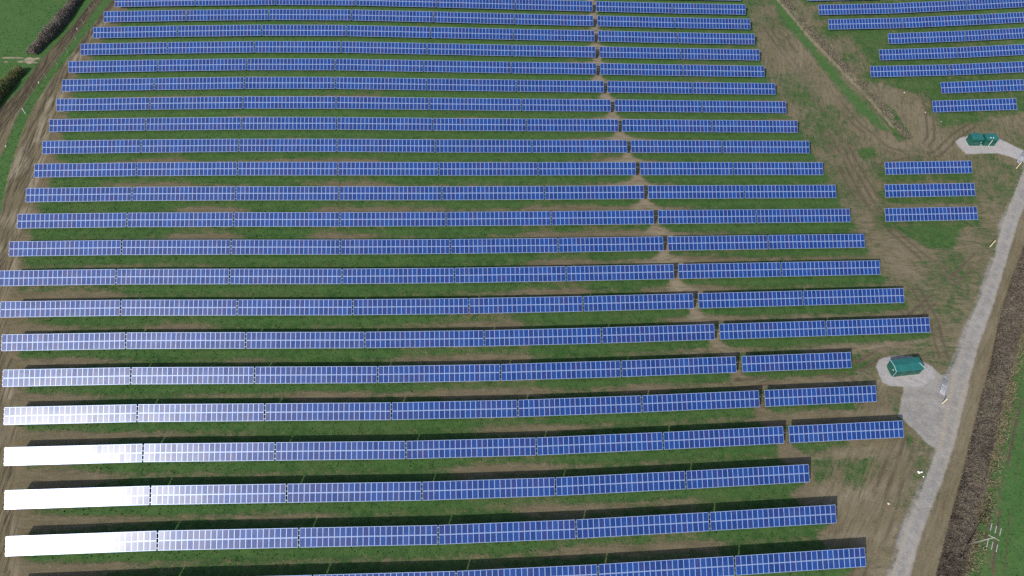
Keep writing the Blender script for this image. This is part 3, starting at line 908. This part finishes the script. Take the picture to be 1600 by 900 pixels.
def substation():
    t, w, d = cabin('substation_cabin', 'dark green substation cabin with low hipped roof on a pale gravel pad', 'substation', F['cabin'][0], F['cabin'][1], F['cabin'][2], 2.5, 0)
    box_part('plinth', M['concrete'], t, (0, 0, .06), (w+.15, d+.15, .22))
    h = 2.25
    box_part('wall', M['green_wall'], t, (0, 0, .17+h/2), (w, d, h), .02)
    # hipped roof with an overhang
    b = MB(); hw, hd = w/2+.16, d/2+.16; z0, z1, z2 = .17+h-.02, .17+h+.10, .17+h+.36
    rx = hw-.75
    low = [(-hw, -hd, z0), (hw, -hd, z0), (hw, hd, z0), (-hw, hd, z0)]
    eav = [(x, y, z1) for x, y, _ in low]
    for k in range(4):
        k2 = (k+1) % 4
        b.face([low[k], low[k2], eav[k2], eav[k]])
    b.face(low[::-1])
    rl, rr = (-hw+.04, 0, z2), (rx, 0, z2)
    b.face([eav[0], eav[1], rr, rl]); b.face([eav[1], eav[2], rr]); b.face([eav[2], eav[3], rl, rr]); b.face([eav[3], eav[0], rl])
    roof = b.build('roof', M['green_roof'], t)
    for sx in (-1, 1):
        for sy in (-1, 1):
            b = MB(); b.tube((sx*hw, sy*hd, z1+.015), (rx if sx > 0 else -hw+.04, 0, z2+.02), .045, n=6); b.build('hip_cap', M['green_trim'] if sy < 0 or sx < 0 else M['green_roof'], roof)
    # gable end door pair, front doors and louvres
    for y in (-.5, .5):
        dr = box_part('door', M['green_wall'], t, (-w/2-.025, y*.96, .17+1.02), (.05, .90, 1.98), .01)
        box_part('handle', M['steel'], dr, (-w/2-.075, y*.96-.3*np.sign(y), 1.15), (.05, .05, .22))
    box_part('warning_sign', M['white'], t, (-w/2-.065, -.5, 1.75), (.025, .26, .22))
    for x in (-w*.33, w*.02, w*.33):
        dr = box_part('door', M['green_wall'], t, (x, -d/2-.025, .17+1.02), (w*.24, .05, 1.98), .01)
        box_part('louvre', M['vent'], dr, (x, -d/2-.062, .17+1.45), (w*.16, .03, .6))
        box_part('handle', M['steel'], dr, (x+w*.09, -d/2-.075, 1.15), (.05, .05, .22))
    b = MB(); b.tube((-w/2-.05, -d/2-.05, .2), (-w/2-.05, -d/2-.05, h+.1), .035); b.build('downpipe', M['green_trim'], t)


substation()


def kiosk(pb, pf, pr, label, conduit):
    t, w, d = cabin('transformer_kiosk', label, 'kiosk', pb, pf, pr, 2.5, 1, 'twin green kiosks')
    box_part('plinth', M['concrete'], t, (0, 0, .05), (w+.12, d+.12, .2))
    h = 2.35
    box_part('wall', M['green_wall'], t, (0, 0, .15+h/2), (w, d, h), .03)
    b = MB(); hw, hd = w/2+.10, d/2+.10; z = .15+h
    pr_ = [(-hd, z-.02), (hd, z-.02), (hd, z+.08), (hd*.45, z+.16), (-hd*.45, z+.16), (-hd, z+.08)]
    for k in range(len(pr_)):
        k2 = (k+1) % len(pr_)
        (y0, z0), (y1, z1) = pr_[k], pr_[k2]
        b.face([(-hw, y0, z0), (hw, y0, z0), (hw, y1, z1), (-hw, y1, z1)])
    b.face([(-hw, y, zz) for y, zz in pr_][::-1]); b.face([(hw, y, zz) for y, zz in pr_])
    roof = b.build('roof', M['green_roof'], t)
    for x in (-w*.24, w*.24):
        dr = box_part('door', M['green_wall'], t, (x, -d/2-.025, .15+1.1), (w*.44, .05, 2.1), .01)
        box_part('louvre', M['vent'], dr, (x, -d/2-.062, 1.7), (w*.3, .03, .5))
        box_part('handle', M['steel'], dr, (x-np.sign(x)*w*.17, -d/2-.075, 1.15), (.05, .05, .25))
    box_part('door', M['green_wall'], t, (-w/2-.025, 0, .15+1.05), (.05, d*.7, 2.0), .01)
    if conduit:
        b = MB(); b.tube((-.05, -d/2-.09, .25), (-.05, -d/2-.09, z-.12), .05); b.build('conduit', M['white'], t)
        for x in (-w*.16, w*.06):
            b = MB(); b.tube((x, -hd*.55, z+.15), (x, -hd*.55, z+.30), .13, n=10); b.build('roof_cap', M['white'], roof)
    else:
        box_part('warning_sign', M['white'], t, (w*.40, -d/2-.062, 1.45), (.2, .025, .2))


KA, KB = F['kioskA'], F['kioskB']
kiosk(KA[0], KA[1], KA[2], 'plain teal green transformer kiosk, left one of the pair on white gravel', False)
kiosk(KB[0], KB[1], KB[2], 'teal green kiosk with a white conduit and roof caps beside its plain twin', True)


# ------------------------------------------------------------------ gates and posts
def field_gate(a, c, h, label, lean=0.0):
    a = np.array(a, float); c = np.array(c, float); d = c-a; L = float(np.linalg.norm(d))
    rz = math.atan2(d[1], d[0])
    t = tag(empty('field_gate', (a[0], a[1], tz(*a)), rz), label, 'gate')
    t.rotation_euler = (-lean, 0, rz)
    for k in range(6):
        z = .22+k*(h-.22)/5
        b = MB(); b.tube((0, 0, z), (L, 0, z), .036 if k in (0, 5) else .026, n=8); b.build('rail', M['gate'], t, smooth=True)
    for x in (0, L/2, L):
        b = MB(); b.tube((x, 0, .12), (x, 0, h+.05), .04, n=8); b.build('stile', M['gate'], t, smooth=True)
    b = MB(); b.tube((.05, .03, h-.05), (L-.05, .03, .25), .03, n=6); b.build('brace', M['gate'], t, smooth=True)


def post(p, h, label, mat, r=.11, lean=(0, 0)):
    b = MB(); b.tube((0, 0, -.4), (lean[0], lean[1], h), r, r*.92, n=10)
    b.tube((lean[0], lean[1], h), (lean[0], lean[1], h+.05), r*.92, r*.5, n=10)
    o = b.build('timber_post', mat, loc=(p[0], p[1], tz(*p)))
    tag(o, label, 'post')


field_gate(F['gate'][0], F['gate'][1], 1.25, 'galvanised field gate lying on grey gravel near the substation cabin', R(68))
post(F['gpost'][0], 2.1, 'pale timber gate post beside the steel field gate near the cabin', M['pale_wood'])
post(F['mpost'][0], 2.4, 'slim pale post standing alone at the left verge of the gravel road', M['pale_wood'], .10)
post(F['ypost'][0], 2.2, 'yellowish timber post by the steel gate below the twin kiosks', M['pale_wood'], .11)
field_gate(F['gate2'][0], F['gate2'][1], 1.25, 'galvanised gate at the picture edge beside the yellowish post, below the kiosks', R(60))


def wire_fence():
    p = F['fps']
    t = tag(empty('wire_fence', (p[5][0], p[5][1], tz(*p[5]))), 'thin wire fence on timber posts along the grass strip beside the muddy track', 'fence')
    ox, oy, oz = t.location
    tops = []
    for i, (x, y) in enumerate(p):
        z = tz(x, y)
        b = MB(); b.tube((x-ox, y-oy, z-oz-.4), (x-ox, y-oy, z-oz+1.9), .045 if i != 8 else .085, n=8)
        o = b.build('post', M['wood'] if i != 8 else M['white'], t)
        if i == 8: o['label'] = 'white painted fence post'
        tops.append((x-ox, y-oy, z-oz))
    for h in (.35, .7, 1.05, 1.4, 1.8):
        b = MB()
        for q, s in zip(tops[:-1], tops[1:]):
            b.tube((q[0], q[1], q[2]+h), (s[0], s[1], s[2]+h), .006, n=4)
        b.build('wire', M['wire'], t)


wire_fence()


def utility_pole():
    x, y = F['pole'][0][0], F['pole'][0][1]-.5
    z = tz(x, y)
    t = tag(empty('utility_pole', (x, y, z)), 'grey timber utility pole with crossarm and six long insulators above the green field edge', 'utility pole')
    top = np.array(F['pole_top'])-np.array([x, y, z])
    b = MB(); b.tube((0, 0, -.6), top*1.03, .12, .08, n=12); b.build('pole', M['pole_wood'], t, smooth=True)
    ax = np.array([.82, -.57, 0])      # crossarm
    ln = np.array([.57, .82, 0])       # run of the line
    b = MB(); b.tube(top-ax*.95+[0, 0, -.05], top+ax*.95+[0, 0, -.05], .075, n=6); b.build('crossarm', M['pole_wood'], t)
    for k in (-1, 0, 1):
        for s in (-1, 1):
            p0 = top+ax*.80*k+ln*s*.95+[0, 0, .02]
            p1 = p0+ln*s*1.55
            b = MB(); b.tube(p0, p1, .05, n=8)
            for q in np.linspace(.1, .9, 7):
                c = p0+(p1-p0)*q; b.tube(c-ln*.03, c+ln*.03, .08, n=8)
            b.build('insulator', M['porcelain'], t, smooth=False)
        b = MB()
        p0 = top+ax*.80*k-ln*60+[0, 0, .3]; p1 = top+ax*.80*k+ln*60+[0, 0, .3]
        pts = [top+ax*.80*k+ln*q+np.array([0, 0, .02-.9*(1-(1-abs(q)/60)**2)*.4]) for q in np.linspace(-60, 60, 25)]
        for q, s in zip(pts[:-1], pts[1:]): b.tube(q, s, .006, n=4)
        b.build('wire', M['wire'], t)


utility_pole()


# ------------------------------------------------------------------ litter and stones
def lump(name, p, r, mat, label, cat, sq=(1, 1, .7), group=None, seed=0):
    rr = np.random.default_rng(seed)
    b = MB(); n, m = 10, 7
    ring = []
    for j in range(m+1):
        th = math.pi*j/m
        for i in range(n):
            an = 2*math.pi*i/n
            k = r*(1+.22*(rr.random()-.5))
            ring.append((k*sq[0]*math.sin(th)*math.cos(an), k*sq[1]*math.sin(th)*math.sin(an), k*sq[2]*(math.cos(th)+.75)))
    b.v = ring
    for j in range(m):
        for i in range(n):
            b.f.append((j*n+i, (j+1)*n+i, (j+1)*n+(i+1) % n, j*n+(i+1) % n)); b.m.append(0)
    o = b.build(name, mat, loc=(p[0], p[1], tz(*p)), smooth=True)
    o.rotation_euler = (0, 0, rr.random()*3)
    tag(o, label, cat, group)
    return o


S = F['sacks']
lump('sack', S[0], .30, M['sack'], 'white woven sack, left of three dumped beside the gravel road', 'sack', (1.0, .7, .8), 'sacks beside the road', 1)
lump('sack', S[1], .28, M['sack'], 'white woven sack, nearest the road of the two touching ones', 'sack', (1.0, .6, .8), 'sacks beside the road', 2)
lump('sack', S[2], .17, M['sack'], 'small white sack just below the two bigger white sacks', 'sack', (1, .8, .8), 'sacks beside the road', 3)
T_ = F['litter']
lump('litter_bag', T_[0], .26, M['sack'], 'white litter bag caught in the dark bramble hedge by the road', 'litter', (1, .8, .6), None, 4)
lump('litter_bag', T_[1], .17, M['sack'], 'white litter bag on a dark earth patch below the far right tables', 'litter', (1, .7, .6), None, 5)
lump('stone', T_[2], .28, M['stone'], 'pale stone lying on brown earth right of the lowest tables', 'stone', (1, .8, .7), None, 6)
lump('stone', T_[3], .19, M['stone'], 'small pale stone on earth left of the twin green kiosks', 'stone', (1, .8, .7), None, 7)
lump('stone', T_[4], .2, M['stone'], 'pale stone below the left end of the lone table above the kiosks', 'stone', (1, .8, .7), None, 8)
for q, lb in zip(F['white'], ('white fence marker on the track edge, farthest of the three', 'white fence marker on the track edge, middle of the three', 'white fence marker by the grass strip, lowest of the three')):
    b = MB(); b.tube((0, 0, -.2), (0, 0, .5), .11, .09, n=8)
    b.tube((0, 0, .5), (0, 0, .55), .09, .03, n=8)
    tag(b.build('track_marker', M['white'], loc=(q[0], q[1], tz(*q))), lb, 'marker', 'white markers along the track')


# ------------------------------------------------------------------ hedges and rough growth
def quads(name, c, ax, ay, tone, mat, parent=None):
    """Leaf and stem faces: centre, half-axis along, half-axis across (arrays of n x 3)."""
    n = len(c)
    v = np.stack([c-ax-ay, c+ax-ay, c+ax+ay, c-ax+ay], 1).reshape(-1, 3)
    me = bpy.data.meshes.new(name)
    me.vertices.add(4*n); me.vertices.foreach_set('co', v.astype(np.float32).ravel())
    me.loops.add(4*n); me.loops.foreach_set('vertex_index', np.arange(4*n, dtype=np.int32))
    me.polygons.add(n); me.polygons.foreach_set('loop_start', np.arange(0, 4*n, 4, dtype=np.int32))
    me.update(calc_edges=True)
    a = me.attributes.new('tone', 'FLOAT', 'POINT'); a.data.foreach_set('value', np.repeat(tone, 4).astype(np.float32))
    me.materials.append(mat)
    o = bpy.data.objects.new(name, me); COL.objects.link(o)
    if parent is not None: o.parent = parent
    return o


def unit(v):
    return v/np.maximum(np.linalg.norm(v, axis=1, keepdims=True), 1e-9)


def along(line, n):
    p = np.array(line, float); seg = np.diff(p, axis=0); L = np.linalg.norm(seg, axis=1); cum = np.concatenate([[0], np.cumsum(L)])
    s = rng.random(n)*cum[-1]; k = np.clip(np.searchsorted(cum, s)-1, 0, len(L)-1)
    t = (s-cum[k])/L[k]; q = p[k]+seg[k]*t[:, None]; d = seg[k]/L[k][:, None]
    return q, d, s


def hedge(line, width, height, n, mat, label, name='hedge', up=.5, size=(.18, .045)):
    q, d, s = along(line, n)
    nrm = np.stack([-d[:, 1], d[:, 0]], 1)
    u = rng.uniform(-1, 1, n)
    # lumpy crown: height and width swell along the run
    sw = .75+.5*vnoise(s, 0*s, .23, 31); sw2 = .70+.6*vnoise(s, 0*s+9, .6, 32)
    w = width/2*sw
    prof = np.sqrt(np.clip(1-np.abs(u)**2.6, 0, 1))*height*sw*(.6+.4*sw2)
    hh = prof*np.clip(rng.random(n)**.45, 0, 1)
    off = u*w+rng.normal(0, .12, n)
    x = q[:, 0]+nrm[:, 0]*off; y = q[:, 1]+nrm[:, 1]*off
    c = np.stack([x, y, terrain(x, y)+hh], 1)
    a = rng.normal(size=(n, 3)); a[:, 2] = np.abs(a[:, 2])*up*2
    a = unit(a); e = unit(np.cross(a, rng.normal(size=(n, 3))))
    ln = rng.uniform(.5, 1.3, n)[:, None]
    tone = np.clip(.35+.45*(rng.random(n)-.3)+.25*(vnoise(x, y, .5, 33)-.5), 0, 1)
    t = tag(empty(name, (line[len(line)//2][0], line[len(line)//2][1], 0)), label, 'hedge')
    o = quads('foliage', c-np.array(t.location), a*size[0]*ln, e*size[1]*ln, tone, mat, t)
    b = MB()
    L = np.linalg.norm(np.diff(np.array(line), axis=0), axis=1).sum()
    for k in range(int(L/1.1)):
        qq, _, _ = along(line, 1)
        px, py = qq[0]+rng.normal(0, width*.15, 2); z = tz(px, py); h = height*rng.uniform(.5, .9)
        b.tube((px-t.location[0], py-t.location[1], z-.2), (px-t.location[0]+rng.normal(0, .3), py-t.location[1]+rng.normal(0, .3), z+h), .05, .015, n=5)
    b.build('stems', M['wood'], t)


hedge(F['hedge_a'], 3.2, 2.2, 46000, M['hedge_grey'], 'bare grey brown hedge along the far left field, above the pale gateway')
hedge(F['hedge_b'], 3.2, 2.3, 40000, M['hedge_olive'], 'olive green hedge on the left edge, below the pale gateway')
mid = [((a[0]+c[0])/2, (a[1]+c[1])/2) for a, c in zip(F['rhedge_l'], F['rhedge_r'])]


def bramble():
    n = 110000
    lp = np.array(F['rhedge_l']); rp_ = np.array(F['rhedge_r'])
    k = rng.integers(0, len(lp)-1, n); t = rng.random(n)
    seg = np.linalg.norm(np.diff(lp, axis=0), axis=1); pk = seg/seg.sum()
    k = rng.choice(len(lp)-1, n, p=pk)
    a = lp[k]*(1-t)[:, None]+lp[k+1]*t[:, None]; c_ = rp_[k]*(1-t)[:, None]+rp_[k+1]*t[:, None]; c_ = a+(c_-a)*.88
    u = rng.random(n)
    p = a*(1-u)[:, None]+c_*u[:, None]+rng.normal(0, .15, (n, 2))
    x, y = p[:, 0], p[:, 1]
    prof = np.clip(np.sin(np.clip(u, 0, 1)*math.pi)**.5, 0, 1)
    lump_ = ss(vnoise(x, y, .35, 41), .2, .8)*.6+ss(vnoise(x, y, .9, 42), .2, .8)*.5
    h = prof*(.35+1.15*lump_)*rng.random(n)**.5
    c = np.stack([x, y, terrain(x, y)+h], 1)
    ax = rng.normal(size=(n, 3)); ax[:, 2] = np.abs(ax[:, 2])*.8; ax = unit(ax); e = unit(np.cross(ax, rng.normal(size=(n, 3))))
    ln = rng.uniform(.5, 1.4, n)[:, None]
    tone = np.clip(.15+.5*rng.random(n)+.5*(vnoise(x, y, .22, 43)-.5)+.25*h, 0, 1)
    tt = tag(empty('bramble_hedge', (mid[5][0], mid[5][1], 0)), 'long dark brown bramble hedge between the gravel road and the green field', 'hedge')
    quads('foliage', c-np.array(tt.location), ax*.20*ln, e*.04*ln, tone, M['bramble'], tt)


bramble()


def tufts(name, x, y, hgt, size, mat, kind='stuff', spread=.6):
    n = len(x)
    a = rng.normal(size=(n, 3))*spread; a[:, 2] = 1.0; a = unit(a)
    e = unit(np.cross(a, rng.normal(size=(n, 3))))
    ln = rng.uniform(.5, 1.5, n)[:, None]
    h = (hgt*ln[:, 0])
    c = np.stack([x, y, terrain(x, y)], 1)+a*(h/2)[:, None]
    o = quads(name, c, a*(h/2)[:, None], e*size*ln, rng.random(n), mat)
    tag(o, kind=kind)
    return o


# straw fringe east of the bramble
q, d, s = along(F['rhedge_r'], 20000)
keep = vnoise(q[:, 0], q[:, 1], .55, 51)+.5*rng.random(len(q)) > .56
q = q[keep]; off = rng.normal(.3, .75, len(q))
tufts('dry_grass', q[:, 0]+off, q[:, 1]-off*.5, .42, .032, M['straw'], spread=1.1)
# dead growth along the ditch
q, d, s = along(F['ditch'], 13000)
keep = vnoise(q[:, 0], q[:, 1], .5, 52)+.3*rng.random(len(q)) > .45
q = q[keep]; off = rng.normal(0, .62, len(q))
tufts('ditch_weeds', q[:, 0]+off, q[:, 1]+rng.normal(0, .4, len(q)), .45, .05, M['weeds'], spread=.9)

# short grass standing in the aisles and fields, thin where the earth is bare
n = 230000
gx = rng.uniform(-45, 290, n); gy = rng.uniform(-8, 200, n)
near = rng.random(n) < np.clip(1.15-(gy+10)/260, .25, 1)
gx, gy = gx[near], gy[near]
cv = covers(gx, gy)
ok = (cv[0]+.35*(vnoise(gx, gy, .5, 71)-.5) < .42) & (cv[1] < .15) & (cv[8] < .2) & (rng.random(len(gx)) < .35+.9*vnoise(gx, gy, .8, 72))
tufts('grass', gx[ok], gy[ok], .16, .075, M['blades'], spread=.8)
